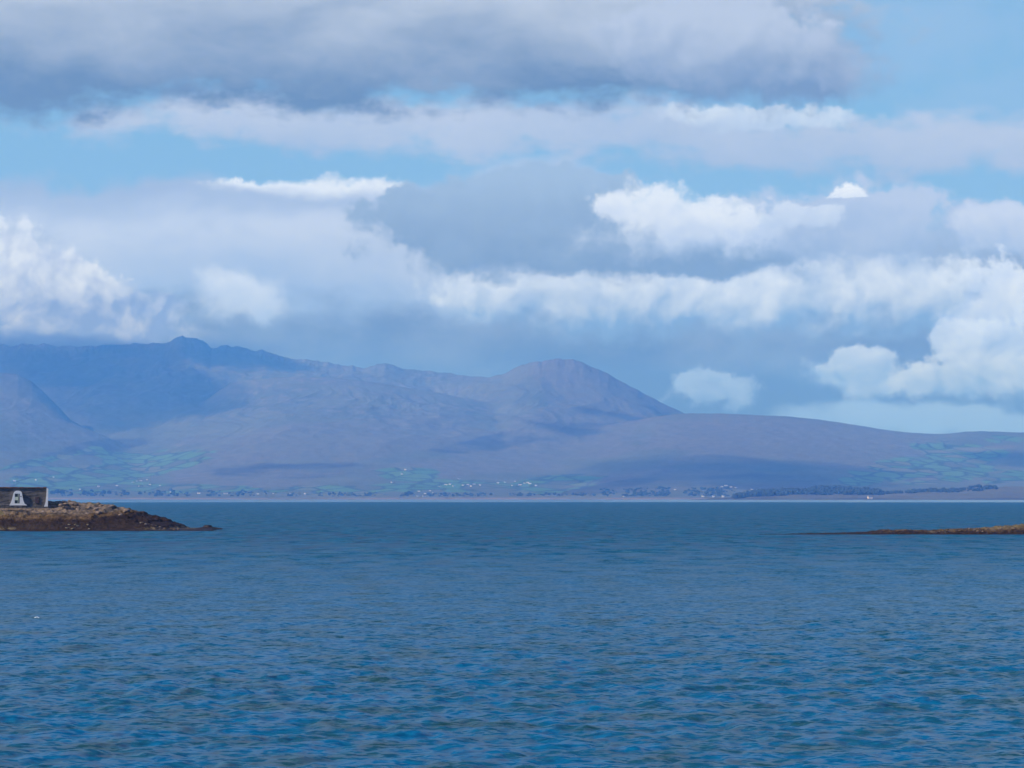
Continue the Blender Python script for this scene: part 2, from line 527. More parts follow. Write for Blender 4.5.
def hill_material():
    m, N, b = new_mat('hill_cover')
    P = N.new('ShaderNodeNewGeometry').outputs['Position']
    green, rock, heath_and_sun, sand, wet_and_shade = (attr(N, k) for k in ('green', 'rock', 'heath_and_sun', 'sand', 'bog_and_shade'))
    n1 = N.noise(P, 1 / 420, 7, 0.6)
    n2 = N.noise(P, 1 / 60, 5, 0.6)
    st = N.noise(N.vec('MULTIPLY', P, (1 / 900, 1 / 260, 1 / 60)), 1.0, 5, 0.6)
    grass = N.mix(N.lin(n1, 0.3, 0.7), (0.055, 0.061, 0.032), (0.098, 0.101, 0.056))     # rough moor grass
    hcol = N.mix(N.lin(n2, 0.3, 0.7), (0.072, 0.066, 0.046), (0.112, 0.102, 0.068))      # heather and bracken, and the sunlight painted in on the left spur
    col = N.mix(N.math('MULTIPLY', heath_and_sun, N.lin(st, 0.35, 0.6, 0.55, 1.0)), grass, hcol)
    rcol = N.mix(N.lin(n2, 0.35, 0.65), (0.042, 0.044, 0.038), (0.125, 0.120, 0.102))
    col = N.mix(N.math('MULTIPLY', rock, N.smooth(N.math('ADD', N.math('MULTIPLY', st, 0.5), N.math('MULTIPLY', n2, 0.5)), 0.44, 0.58)), col, rcol)
    col = N.mix(N.math('MULTIPLY', wet_and_shade, N.smooth(n1, 0.4, 0.6)), col, (0.034, 0.029, 0.021))  # dark wet ground, and the shade painted in below the dome
    # small fields with hedges and walls
    vo = N.new('ShaderNodeTexVoronoi', feature='F1')
    wv = N.vec('ADD', P, N.vec('SCALE', N.noise(P, 1 / 150, 2, 0.5, color=True), scale=70))
    fc = N.vec('MULTIPLY', wv, (1 / 105, 1 / 170, 0))
    N.put(vo.inputs['Vector'], fc); vo.inputs['Scale'].default_value = 1
    ve = N.new('ShaderNodeTexVoronoi', feature='DISTANCE_TO_EDGE')
    N.put(ve.inputs['Vector'], fc); ve.inputs['Scale'].default_value = 1
    cr, cg, cb = N.sep(vo.outputs['Color'])
    f1 = N.mix(cr, (0.050, 0.112, 0.034), (0.074, 0.138, 0.046))
    f1 = N.mix(N.smooth(cg, 0.72, 0.82), f1, (0.100, 0.105, 0.050))
    f1 = N.mix(N.smooth(cb, 0.82, 0.86), f1, (0.070, 0.075, 0.035))
    hedge = N.smooth(ve.outputs['Distance'], 0.03, 0.09)
    f1 = N.mix(hedge, (0.030, 0.042, 0.018), f1)
    col = N.mix(N.smooth(N.math('ADD', green, N.math('MULTIPLY', N.math('SUBTRACT', cr, 0.5), 0.6)), 0.35, 0.65), col, f1)
    col = N.mix(sand, col, N.mix(N.lin(n2, 0.3, 0.7), (0.13, 0.098, 0.082), (0.18, 0.14, 0.115)))
    N.put(b.inputs['Base Color'], col)
    b.inputs['Roughness'].default_value = 0.95
    b.inputs['Specular IOR Level'].default_value = 0.1
    bp = N.new('ShaderNodeBump')
    bp.inputs['Distance'].default_value = 30.0
    bp.inputs['Strength'].default_value = 0.25
    N.put(bp.inputs['Height'], N.noise(N.vec('MULTIPLY', P, (1 / 90, 1 / 90, 1 / 60)), 1.0, 6, 0.62))
    N.put(b.inputs['Normal'], bp.outputs[0])
    return m


def shore_rock_material(name, z_weed, z_wrack, upper, grass_amt):
    m, N, b = new_mat(name)
    P = N.new('ShaderNodeNewGeometry').outputs['Position']
    x, y, z = N.sep(P)
    n1 = N.noise(N.vec('MULTIPLY', P, (0.35, 0.5, 1.0)), 1.0, 6, 0.6)
    n2 = N.noise(P, 2.2, 5, 0.65)
    zz = N.math('ADD', z, N.math('MULTIPLY', N.math('SUBTRACT', n1, 0.5), 1.6))
    zz = N.math('SUBTRACT', zz, N.math('MULTIPLY', N.smooth(x, -67, -57, 0.0, 1.3), N.math('LESS_THAN', x, 0.0)))                     # the tail is weed to its top
    weed = N.mix(N.lin(n2, 0.3, 0.7), (0.010, 0.006, 0.005), (0.042, 0.024, 0.014))
    wrack = N.mix(N.lin(n2, 0.35, 0.65), (0.045, 0.026, 0.013), (0.135, 0.085, 0.042))
    rock = N.mix(N.lin(n2, 0.3, 0.7), tuple(c * 0.45 for c in upper), tuple(c * 1.15 for c in upper))
    blot = N.noise(N.vec('ADD', P, (40, 3, 9)), 0.45, 4, 0.6)
    rock = N.mix(N.math('MULTIPLY', N.smooth(blot, 0.54, 0.62), grass_amt), rock, (0.085, 0.085, 0.035))
    lich = N.noise(N.vec('ADD', N.vec('MULTIPLY', P, (0.13, 0.2, 0.7)), (7, 3, 21)), 1.0, 5, 0.6)
    rock = N.mix(N.smooth(lich, 0.50, 0.60), rock, (0.022, 0.020, 0.019))            # black tar lichen in patches
    lo = N.mix(N.smooth(zz, z_weed - 0.25, z_weed + 0.25), weed, wrack)
    col = N.mix(N.smooth(zz, z_wrack - 0.35, z_wrack + 0.35), lo, rock)
    # a broken line of pale pebbles and bladderwrack at the water's edge
    peb = N.math('MULTIPLY', N.smooth(z, 0.75, 0.35), N.smooth(N.noise(N.vec('MULTIPLY', P, (0.12, 0.12, 0.1)), 1.0, 3, 0.5), 0.50, 0.58))
    peb = N.math('MULTIPLY', peb, N.smooth(N.noise(P, 1.4, 3, 0.6), 0.45, 0.6))
    peb = N.math('MULTIPLY', peb, N.smooth(z, 0.12, 0.25))
    col = N.mix(N.math('MULTIPLY', peb, 0.8), col, (0.20, 0.155, 0.085))
    N.put(b.inputs['Base Color'], col)
    N.put(b.inputs['Roughness'], N.smooth(z, 0.3, 1.5, 0.6, 0.95))
    b.inputs['Specular IOR Level'].default_value = 0.12
    bp = N.new('ShaderNodeBump')
    bp.inputs['Distance'].default_value = 0.25
    N.put(bp.inputs['Height'], n2)
    N.put(b.inputs['Normal'], bp.outputs[0])
    return m


# ------------------------------------------------------------------ sea
def build_sea():
    rows = [17.0]
    while rows[-1] < 420:
        rows.append(rows[-1] + 0.72 * rows[-1] ** 2 / (CAM_Z * F))
    n_fine = len(rows)
    while rows[-1] < 16000:
        rows.append(rows[-1] * 1.06)
    r = np.array(rows)
    th = np.concatenate([np.linspace(-0.62, -0.36, 40)[:-1], np.linspace(-0.36, 0.36, 820), np.linspace(0.36, 0.62, 40)[1:]])
    RR, TT = np.meshgrid(r, th, indexing='ij')
    X, Y = RR * np.sin(TT), RR * np.cos(TT)
    Z = np.zeros_like(X)
    dr = np.gradient(r)[:, None]
    rng = np.random.default_rng(5)
    n = 110
    lam = np.exp(np.linspace(np.log(0.22), np.log(2.1), n)) * rng.uniform(0.95, 1.05, n)
    dirs = rng.normal(0, 0.85, n) + R(14)
    rms = 0.21 * np.where(lam > 1.5, 0.7, 1.0)
    gust = 0.85 + 0.5 * fbm(X / 26, Y / 18, 3)
    idx = r < 460
    Xf, Yf, g = X[idx], Y[idx], gust[idx]
    zf = np.zeros_like(Xf)
    for i in range(n):
        k = 2 * np.pi / lam[i]
        a = rms[i] * math.sqrt(2.0 / n) / k
        wgt = sstep(lam[i] / dr[idx], 1.8, 4.0)
        # slowly wandering phase keeps the crests short
        ph = k * (Xf * math.sin(dirs[i]) + Yf * math.cos(dirs[i])) + rng.uniform(0, 6.28)
        s_ = np.sin(ph)
        zf += wgt * a * (s_ + 0.22 * np.cos(2 * ph)) * g
    Z[idx] = zf
    Z *= (1 - sstep(RR, 330, 440))
    me = grid_mesh('sea', X, Y, Z)
    bm = bmesh.new(); bm.from_mesh(me)
    e = 60000.0
    q = [bm.verts.new(p) for p in ((-e, -e, -0.7), (e, -e, -0.7), (e, e, -0.7), (-e, e, -0.7))]
    bm.faces.new(q)
    bm.to_mesh(me); bm.free()
    o = link('sea', me, sea_material())
    return tag(o, 'blue choppy sea of the bay stretching to the far shore', 'sea', kind='structure')


build_sea()

# ------------------------------------------------------------------ far shore and mountains
SHORE = 5650.0
R1 = prof([(-420, 360), (-200, 352), (-60, 346), (0, 346), (40, 345), (70, 348), (100, 346.5), (140, 345), (165, 344), (172, 340), (177, 337), (182, 335.5), (187, 338.5), (195, 340), (203, 342), (211, 349.5), (222, 347.5), (236, 347), (250, 348.5), (262, 350), (272, 354), (285, 357.5),
           (300, 359), (320, 362), (340, 365), (362, 368), (374, 366.5), (385, 363), (394, 365), (404, 369), (418, 371), (430, 371.5), (450, 373.5), (475, 377), (490, 377.5), (502, 374), (515, 367.5), (528, 363), (540, 360.5), (555, 359.5), (570, 360),
           (584, 363), (600, 370), (620, 381), (640, 391.5), (660, 402), (680, 411), (705, 424), (760, 446), (850, 470), (1100, 490), (1500, 497)])
R2 = prof([(-420, 500), (250, 478), (330, 468), (400, 457), (430, 452.5), (460, 448), (500, 442.5), (540, 436), (580, 429), (620, 422.5), (650, 417.5), (675, 414), (690, 413), (720, 413.5), (750, 414.5), (790, 416.5), (820, 419.5), (850, 424), (880, 429), (900, 431.5),
           (925, 433.5), (945, 434), (965, 431.5), (985, 431), (1010, 432), (1040, 433), (1120, 440), (1250, 452), (1500, 470)])
R3 = prof([(-420, 350), (-150, 364), (-60, 368), (0, 372), (18, 374), (32, 381), (42, 390), (52, 400), (60, 408), (70, 419), (82, 426), (96, 432), (120, 442), (160, 456), (220, 474), (400, 497), (1500, 500)])
R4 = prof([(-420, 500), (20, 474), (60, 449), (85, 434), (110, 428), (135, 424), (160, 420), (176, 414), (190, 409), (206, 400), (220, 390), (231, 383.5), (243, 380.5), (258, 378.8), (275, 377.5), (300, 376), (330, 377), (380, 383), (440, 393), (500, 405), (560, 418), (700, 440), (1100, 480), (1500, 497)])


def far_height(u, Y):
    X = u * Y

    def ridge(vp, Yc, k, p, back, nz_amp, seed, gul, rag=0.0):
        # knolls of the skyline belong to the crest: lower slopes follow a smoothed line
        sm = sum(vp(u + o) * w_ for o, w_ in ((-.075, .08), (-.05, .14), (-.025, .18), (0, .2), (.025, .18), (.05, .14), (.075, .08)))
        near = np.exp(-((Y - Yc) / 240.0) ** 2)
        v = sm * 0.985 + (vp(u) - sm * 0.985) * np.maximum(near, 1.0 * (Y > Yc))
        v = v + rag * near * (ridged(u * 70 + seed, Y / 700, 4) - 0.6) * np.clip(v / 0.09, 0, 1) ** 3
        Hc = CAM_Z + v * Yc
        t = np.clip((Y - SHORE) / (Yc - SHORE), 0, 1)
        base = Hc * (k * t + (1 - k) * t ** p)
        hold = 1 - np.exp(-((Y - Yc) / 330.0) ** 2)
        # gullies that run down the slope, and lumps
        wx = X + 160 * fbm(X / 700 + seed, Y / 700, 3)
        nz = nz_amp * (ridged(wx / 620 + seed, Y / 1500 + seed, 3, 0.45) * 0.6 + fbm(X / 900 + seed, Y / 900, 4, 0.42)) + gul * ridged(wx / 150 + seed, Y / 900, 3) * sstep(base, 250, 600)
        h = base + nz * hold * np.clip(base / 320.0, 0, 1) * t
        h = h + 1.6 * fbm(X / 60 + seed, Y / 60, 4) * np.clip(base / 300, 0, 1)
        return np.where(Y > Yc, np.minimum(h, Hc - (Y - Yc) * back), h)
    h = ridge(R1, 10900 - 900 * sstep(u, -0.05, 0.02), 0.16, 2.3, 0.45, 40, 3.1, 6, 0.0012)
    h = smax(h, ridge(R4, 9600.0, 0.2, 1.75, 0.32, 42, 8.7, 9), 18)
    h = smax(h, ridge(R3, 8700.0, 0.22, 1.8, 0.75, 24, 5.3, 8), 14)
    h = smax(h, ridge(R2, 8900 - 300 * u, 0.25, 1.6, 0.25, 10, 12.9, 4), 12)
    low = 3.2 * sstep(Y, SHORE, SHORE + 60) + np.clip(Y - SHORE - 60, 0, None) * 0.013 + 5 * fbm(X / 420, Y / 420, 4) * sstep(Y, SHORE + 80, SHORE + 600)
    h = smax(h, low, 8)
    shore = SHORE + 70 * fbm(X / 900 + 2, Y * 0 + 4.4, 4)
    return np.where(Y < shore + 40, np.minimum(h, (Y - shore) * 0.07), h)


def blobs(px, py, ells, wob):
    f = np.full(px.shape, -1.0)
    for (cx, cyy, rx, ry, rot) in ells:
        c, s = math.cos(R(rot)), math.sin(R(rot))
        dx, dy = px - cx, -(py - cyy)
        a, b_ = (dx * c + dy * s) / rx, (-dx * s + dy * c) / ry
        f = np.maximum(f, 1 - np.sqrt(a * a + b_ * b_))
    return sstep(f + wob, 0.0, 0.35)


def build_far_shore():
    u = np.concatenate([np.linspace(-0.56, -0.335, 110)[:-1], np.linspace(-0.335, 0.335, 900), np.linspace(0.335, 0.56, 110)[1:]])
    Yr = np.concatenate([np.linspace(SHORE - 160, SHORE + 500, 90)[:-1], np.linspace(SHORE + 500, 11300, 400)[:-1], np.linspace(11300, 13500, 40)])
    YY, UU = np.meshgrid(Yr, u, indexing='ij')
    Z = far_height(UU, YY)
    X = UU * YY
    vv = (Z - CAM_Z) / YY
    px = 512 + UU * F; py = HOR - vv * F           # where on the hillside a patch of land cover lies
    wob = 0.45 * fbm(X / 420, YY / 600, 5)
    green = blobs(px, py, [(100, 472, 110, 18, 6), (160, 464, 60, 13, 12), (60, 488, 80, 6, 0), (200, 489, 90, 6, 0), (320, 490, 120, 6, 0), (405, 474, 40, 9, 0), (470, 486, 60, 9, 0), (545, 484, 60, 9, 4),
                            (945, 464, 82, 25, 10), (860, 480, 30, 9, 0), (1010, 478, 40, 8, 10), (40, 462, 60, 5, 12), (400, 488, 60, 6, 0)], wob)
    heath_and_sun = blobs(px, py, [(230, 474, 90, 16, -8), (560, 440, 130, 26, 10), (760, 440, 190, 22, -4), (700, 466, 90, 18, 8), (350, 440, 160, 20, 4), (600, 395, 90, 40, -25), (890, 445, 90, 12, -8), (40, 410, 60, 34, -30), (470, 466, 120, 12, 4), (860, 455, 60, 10, 0)], wob + 0.15)  # heather; the blob on the left spur also paints in its warm sunlight
    rock = sstep(Z, 260, 620) * 0.8 * (1 - 0.75 * sstep(px, 440, 520))
    rock = np.maximum(rock, blobs(px, py, [(210, 360, 60, 22, 0), (440, 410, 90, 30, 0), (330, 400, 100, 26, 0)], wob) * 0.8)
    bog_and_shade = blobs(px, py, [(610, 416, 110, 17, 12), (500, 441, 90, 9, 10), (640, 400, 40, 16, -30), (300, 470, 120, 8, 0), (640, 484, 120, 8, 4), (760, 480, 90, 10, 0), (100, 448, 80, 8, 8)], wob)  # blobs under the dome paint its shaded wedge into the land colour
    sand = sstep(Z, 5.0, 3.6) * (YY < SHORE + 400) * (0.35 + 0.65 * sstep(fbm(X / 260 + 8, YY / 90, 4), -0.5, 0.2))
    pale = blobs(px, py, [(625, 477, 70, 3, 10), (980, 449, 50, 3, 4), (915, 480, 34, 2.5, 8)], wob * 0.5)
    sand = np.maximum(sand, pale * 0.35)
    me = grid_mesh('mountain_range', X, YY, Z, attrs=dict(green=green, heath_and_sun=heath_and_sun, rock=rock, bog_and_shade=bog_and_shade, sand=sand))
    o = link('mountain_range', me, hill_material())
    tag(o, 'long blue mountain range with a rounded summit above the far shore', 'mountains', kind='structure')
    return u, Yr, Z


FU, FY, FZ = build_far_shore()


def on_hill(px, py):
    """the first point of the far shore that the eye meets towards (px, py)"""
    u, v = uv(px, py)
    Y = np.arange(SHORE - 100, 11500, 10.0)
    h = far_height(np.full_like(Y, u), Y)
    hit = np.nonzero(h >= CAM_Z + v * Y)[0]
    Yh = Y[hit[0]] if len(hit) else SHORE + 150
    hz = float(far_height(np.array([u]), np.array([Yh]))[0])
    return Vector((u * Yh, float(Yh), hz))


# low headland on the right, nearer than the main shore
HEAD = prof([(700, 499.5), (735, 498.6), (752, 495.5), (775, 493.2), (800, 491.5), (830, 490.5), (860, 491.5), (885, 492.5), (915, 491.8), (945, 490), (985, 487.6), (1024, 486.6), (1090, 487), (1180, 492), (1260, 498.8)])


def head_height(u, Y):
    X = u * Y
    Hc = CAM_Z + HEAD(u) * 4900 + 6.0 * fbm(X / 140, Y / 110, 4)
    t = np.clip((Y - 4560) / 340.0, 0, 1)
    h = Hc * sstep(t, -0.1, 1.0)
    h = np.where(Y > 4900, Hc - ((Y - 4900) / 330.0) ** 2 * Hc, h)
    return np.where(Y < 4590, np.minimum(h, (Y - 4568) * 0.16), h) - 1.2


def build_headland():
    u = np.linspace(uv(690, 498)[0], uv(1270, 498)[0], 420)
    Yr = np.linspace(4555, 5260, 110)
    YY, UU = np.meshgrid(Yr, u, indexing='ij')
    Z = head_height(UU, YY)
    X = UU * YY
    z0 = np.zeros_like(Z)
    wob = fbm(X / 120, YY / 120, 4)
    me = grid_mesh('headland', X, YY, Z, attrs=dict(green=0.2 * sstep(wob, 0.2, 0.7), heath_and_sun=0.75 + 0.3 * wob, rock=z0, bog_and_shade=np.clip(0.15 + 0.5 * wob + sstep(Z, 7.0, 3.0), 0, 1), sand=z0))
    o = link('headland', me, bpy.data.materials['hill_cover'])
    tag(o, 'low brown moorland headland reaching in from the right', 'headland', kind='structure')


build_headland()

# ------------------------------------------------------------------ rocky islet on the left and the reef on the right
ISL = prof([(-420, 512), (-120, 505), (0, 504), (46, 503.2), (60, 503.4), (78, 504.6), (100, 507), (112, 509), (120, 511.2), (135, 513.6), (150, 517), (165, 520.5), (178, 524.5), (188, 527.2), (200, 527.4), (211, 525.8), (219, 527.4), (225, 530.0), (232, 534), (300, 540)])


def islet_height(X, Y):
    u = X / 272.0
    crest = CAM_Z + ISL(u) * 272.0
    tip = sstep(u, uv(176, 500)[0], uv(214, 500)[0])
    y_front = 257.0 + 0.8 * fbm(X / 9, X * 0 + 2.2, 3) + 1.5 * tip
    y_crest = 272.0
    t = np.clip((Y - y_front) / (y_crest - y_front), -1, 1)
    tp = np.clip(t, 0, 1)
    shape = 0.52 * sstep(tp, 0.0, 0.30) + 0.48 * sstep(tp, 0.25, 1.0)
    h = crest * shape
    rough = 0.42 * ridged(X / 5.5, Y / 3.8, 5) * (1 - 0.9 * np.exp(-((Y - y_crest) / 1.5) ** 2)) + 0.22 * fbm(X / 1.3, Y / 1.0, 4) + 0.12 * ridged(X / 1.1 + 9, Y / 0.9, 3)
    step = np.floor(h / 0.55 + 0.4 * fbm(X / 7, Y / 4, 3)) * 0.55
    h = 0.5 * h + 0.5 * step + rough * np.clip(h / 1.6, 0.1, 1.0)
    h = np.where(Y > y_crest, h - ((Y - y_crest) / 14.0) ** 2 * 5, h)
    h = np.where(t < 0, np.minimum(h, t * 9), h)
    # level ground under the hut
    pad = sstep(np.abs(X + 84.0), 9.5, 7.5) * sstep(np.abs(Y - 270.5), 4.6, 3.4)
    h = h * (1 - pad) + 3.52 * pad
    # nothing stands up in front of the hut's face
    yf = 268.2 + np.clip(X + 78.6, -12, 8) * 0.287
    front = sstep(X, -70.4, -72.2) * sstep(Y, yf + 0.5, yf - 0.1)
    return h * (1 - front) + np.minimum(h, 3.38) * front


def build_islet():
    xs = np.linspace(-150, -42, 560); ys = np.linspace(250, 292, 230)
    YY, XX = np.meshgrid(ys, xs, indexing='ij')
    Z = islet_height(XX, YY)
    me = grid_mesh('rocky_islet', XX, YY, Z, smooth=False)
    o = link('rocky_islet', me, shore_rock_material('islet_rock', 1.75, 2.5, (0.205, 0.150, 0.108), 0.8))
    tag(o, 'low rocky islet with brown weed band running into the sea', 'islet', kind='structure')


build_islet()

REEF = prof([(770, 536), (792, 534.2), (835, 533.2), (868, 532.4), (874, 530.9), (905, 530.6), (915, 531.2), (950, 530.4), (975, 530.0), (990, 529.2), (1005, 528.2), (1024, 526.8), (1060, 524.5), (1110, 523.5), (1180, 527), (1260, 535)])


def reef_height(X, Y):
    u = X / 236.0
    crest = CAM_Z + REEF(u) * 236.0
    yf = 233.2
    t = (Y - yf) / 3.0
    h = crest * sstep(np.clip(t, 0, 1), -0.15, 0.9)
    h = h + (0.26 * ridged(X / 2.6, Y / 1.6, 4) + 0.14 * fbm(X / 0.8, Y / 0.6, 3)) * np.clip(crest / 0.8, 0.32, 1) - 0.05
    h = np.where(t < 0, np.minimum(h, t * 1.2), h)
    return np.where(Y > 236.5, h - ((Y - 236.5) / 5.0) ** 2 * 1.5, h)


def build_reef():
    xs = np.linspace(34, 106, 520); ys = np.linspace(231, 243, 80)
    YY, XX = np.meshgrid(ys, xs, indexing='ij')
    Z = reef_height(XX, YY)
    me = grid_mesh('reef', XX, YY, Z, smooth=False)
    o = link('reef', me, shore_rock_material('reef_rock', 0.55, 0.85, (0.165, 0.125, 0.070), 0.3))
    tag(o, 'thin weedy reef of low rocks at the right edge', 'reef', kind='structure')


build_reef()

# ------------------------------------------------------------------ the hut on the islet
def build_hut():
    D = 268.0                                              # its front face
    k = D / F
    gx = lambda px: (px - 512) * k
    gz = lambda py: CAM_Z + (HOR - py) * k
    base = Vector((gx(16), D, gz(506.2)))
    root = empty('stone_hut', base, R(16))
    tag(root, 'dark low stone hut with white flared window bay on the rocky islet', 'hut')
    X = lambda px: gx(px) - base.x
    Zf = lambda py: gz(py) - base.z
    m_wall = plain_mat('tarred_wall', (0.095, 0.086, 0.084), 0.85, 0.6, 1.1, 0.06)
    m_white = plain_mat('limewash', (0.72, 0.72, 0.74), 0.7, 0.10, 1.5)
    m_cope = plain_mat('rusty_coping', (0.16, 0.085, 0.07), 0.8, 0.4, 1.4)
    m_dark = plain_mat('window_pane', (0.03, 0.034, 0.032), 0.12, 0.1, 1.0, spec=0.5)
    m_pale = plain_mat('faded_panel', (0.55, 0.60, 0.48), 0.7, 0.15, 3.0)
    m_door = plain_mat('worn_shutter', (0.075, 0.048, 0.050), 0.8, 0.3, 3.0)
    zt = Zf(488.2)
    bm = bmesh.new()
    # masonry: walls batter slightly inwards to the top
    x0, x1, d0, d1 = X(-42), X(46.2), 0.0, 5.2
    lo = [bm.verts.new(p) for p in ((x0, d0, -0.5), (x1, d0, -0.5), (x1, d1, -0.5), (x0, d1, -0.5))]
    hi = [bm.verts.new(p) for p in ((x0 + .05, d0 + .12, zt), (x1 - .02, d0 + .12, zt), (x1 - .02, d1 - .1, zt), (x0 + .05, d1 - .1, zt))]
    bm.faces.new(lo[::-1]); bm.faces.new(hi)
    for i in range(4):
        bm.faces.new((lo[i], lo[(i + 1) % 4], hi[(i + 1) % 4], hi[i]))
    bmesh.ops.subdivide_edges(bm, edges=bm.edges[:], cuts=14, use_grid_fill=True)
    rr = random.Random(3)
    for v_ in bm.verts:
        v_.co += Vector((rr.uniform(-.03, .03), rr.uniform(-.035, .035), rr.uniform(-.02, .02)))
    wall = link('wall', bm_mesh('hut_wall', bm), m_wall, root)
    bm = bmesh.new()
    n = 28
    for i in range(n):                                     # uneven coping stones under one weathered skin
        a = x0 - .06 + (x1 - x0 + .12) * i / n; b_ = x0 - .06 + (x1 - x0 + .12) * (i + 1) / n
        box(bm, a, b_ - .012, d0 - .04 + rr.uniform(-.03, .03), d1 + .05, zt + .004, zt + .17 + rr.uniform(-.03, .05))
    link('coping', bm_mesh('hut_coping', bm), m_cope, root)
    # flared white bay with a rounded head, standing 0.2 m proud
    head = [(22.9, 494.0), (22.6, 492.6), (21.9, 491.6), (20.8, 490.95), (19.2, 490.7), (17.2, 490.75), (15.9, 491.3), (15.0, 492.3), (14.4, 493.8)]
    right = [(27.6, 505.0), (25.4, 503.6), (24.2, 500.5), (23.4, 497.2)]
    left = [(13.9, 496.4), (13.2, 499.6), (12.4, 502.2), (11.0, 504.9)]
    out = [(11.0, 505.35), (27.8, 505.35)] + right + head + left
    # opening for the window, cut out by building the bay as two jambs, a head and an apron
    wx0, wx1, wz0, wz1 = 15.9, 20.6, 503.4, 493.7
    pts = lambda L: [(X(a), Zf(b_)) for a, b_ in L]
    bm = bmesh.new()
    prism(bm, pts([(11.0, 505.35), (27.8, 505.35), (27.6, 505.0), (25.4, 503.6), (wx1, 503.4), (wx0, 503.4), (11.8, 503.4), (11.0, 504.9)]), -.30, .3)
    prism(bm, pts([(wx1, 503.4), (25.4, 503.6), (24.2, 500.5), (23.4, 497.2), (22.9, 494.0), (wx1, 493.7)]), -.298, .3)
    prism(bm, pts([(wx0, 503.4), (wx0, 493.7), (14.4, 493.8), (13.9, 496.4), (13.2, 499.6), (12.4, 502.2), (11.8, 503.4)]), -.298, .3)
    prism(bm, pts([(wx0, 493.7), (wx1, 493.7)] + head + [(14.4, 493.8)]), -.30, .3)
    bay = link('window_bay', bm_mesh('hut_bay', bm), m_white, root)
    bm = bmesh.new(); box(bm, X(wx0), X(wx1), -.255, -.2, Zf(wz0), Zf(500.2)); link('pane', bm_mesh('hut_pane_low', bm), m_dark, bay)
    bm = bmesh.new(); box(bm, X(wx0), X(wx1), -.255, -.2, Zf(496.9), Zf(wz1)); link('pane', bm_mesh('hut_pane_high', bm), m_dark, bay)
    bm = bmesh.new(); box(bm, X(wx0), X(18.9), -.28, -.2, Zf(500.2), Zf(496.9)); box(bm, X(18.9), X(19.4), -.283, -.2, Zf(wz0), Zf(wz1)); link('panel', bm_mesh('hut_panel', bm), m_pale, bay)
    bm = bmesh.new(); box(bm, X(21.3), X(22.2), -.31, -.302, Zf(497.0), Zf(495.9)); link('vent', bm_mesh('hut_vent', bm), m_dark, bay)
    # limewashed corner buttress, wider at its foot
    bm = bmesh.new()
    prism(bm, pts([(44.4, 506.6), (47.9, 506.6), (47.9, 488.6), (46.4, 488.0), (46.2, 495.0), (45.6, 502.0)]), -.22, 5.3)
    link('buttress', bm_mesh('hut_buttress', bm), m_white, root)
    bm = bmesh.new()
    for i in range(4):
        a = 35.6 + 0.9 * i
        box(bm, X(a), X(a + 0.84), -.07, .1, Zf(503.0), Zf(496.8))
    link('shutter', bm_mesh('hut_shutter', bm), m_door, root)
    # rough plinth it stands on
    bm = bmesh.new()
    for i in range(22):
        a = x0 - .3 + (x1 - x0 + .7) * i / 22
        box(bm, a, a + .58, -.5 + rr.uniform(-.15, .15), .1, -.75 + rr.uniform(-.1, .1), -.04 + rr.uniform(-.12, .1))
    link('plinth', bm_mesh('hut_plinth', bm), plain_mat('plinth_stone', (0.12, 0.11, 0.105), 0.9, 0.5, 1.2, 0.05), root)


build_hut()

# ------------------------------------------------------------------ boulders on islet and reef
def boulder_mesh(seed):
    rr = random.Random(seed)
    bm = bmesh.new()
    bmesh.ops.create_icosphere(bm, subdivisions=2, radius=1)
    ax = [Vector((rr.gauss(0, 1), rr.gauss(0, 1), rr.gauss(0, 1))).normalized() for _ in range(9)]
    for v_ in bm.verts:
        d = 1.0
        for a in ax:                                        # planes struck off the ball
            d = min(d, 0.74 / max(v_.co.normalized().dot(a), 0.3))
        v_.co = v_.co.normalized() * d * rr.uniform(.95, 1.05)
        v_.co.z *= 0.62
    return bm_mesh('boulder', bm)


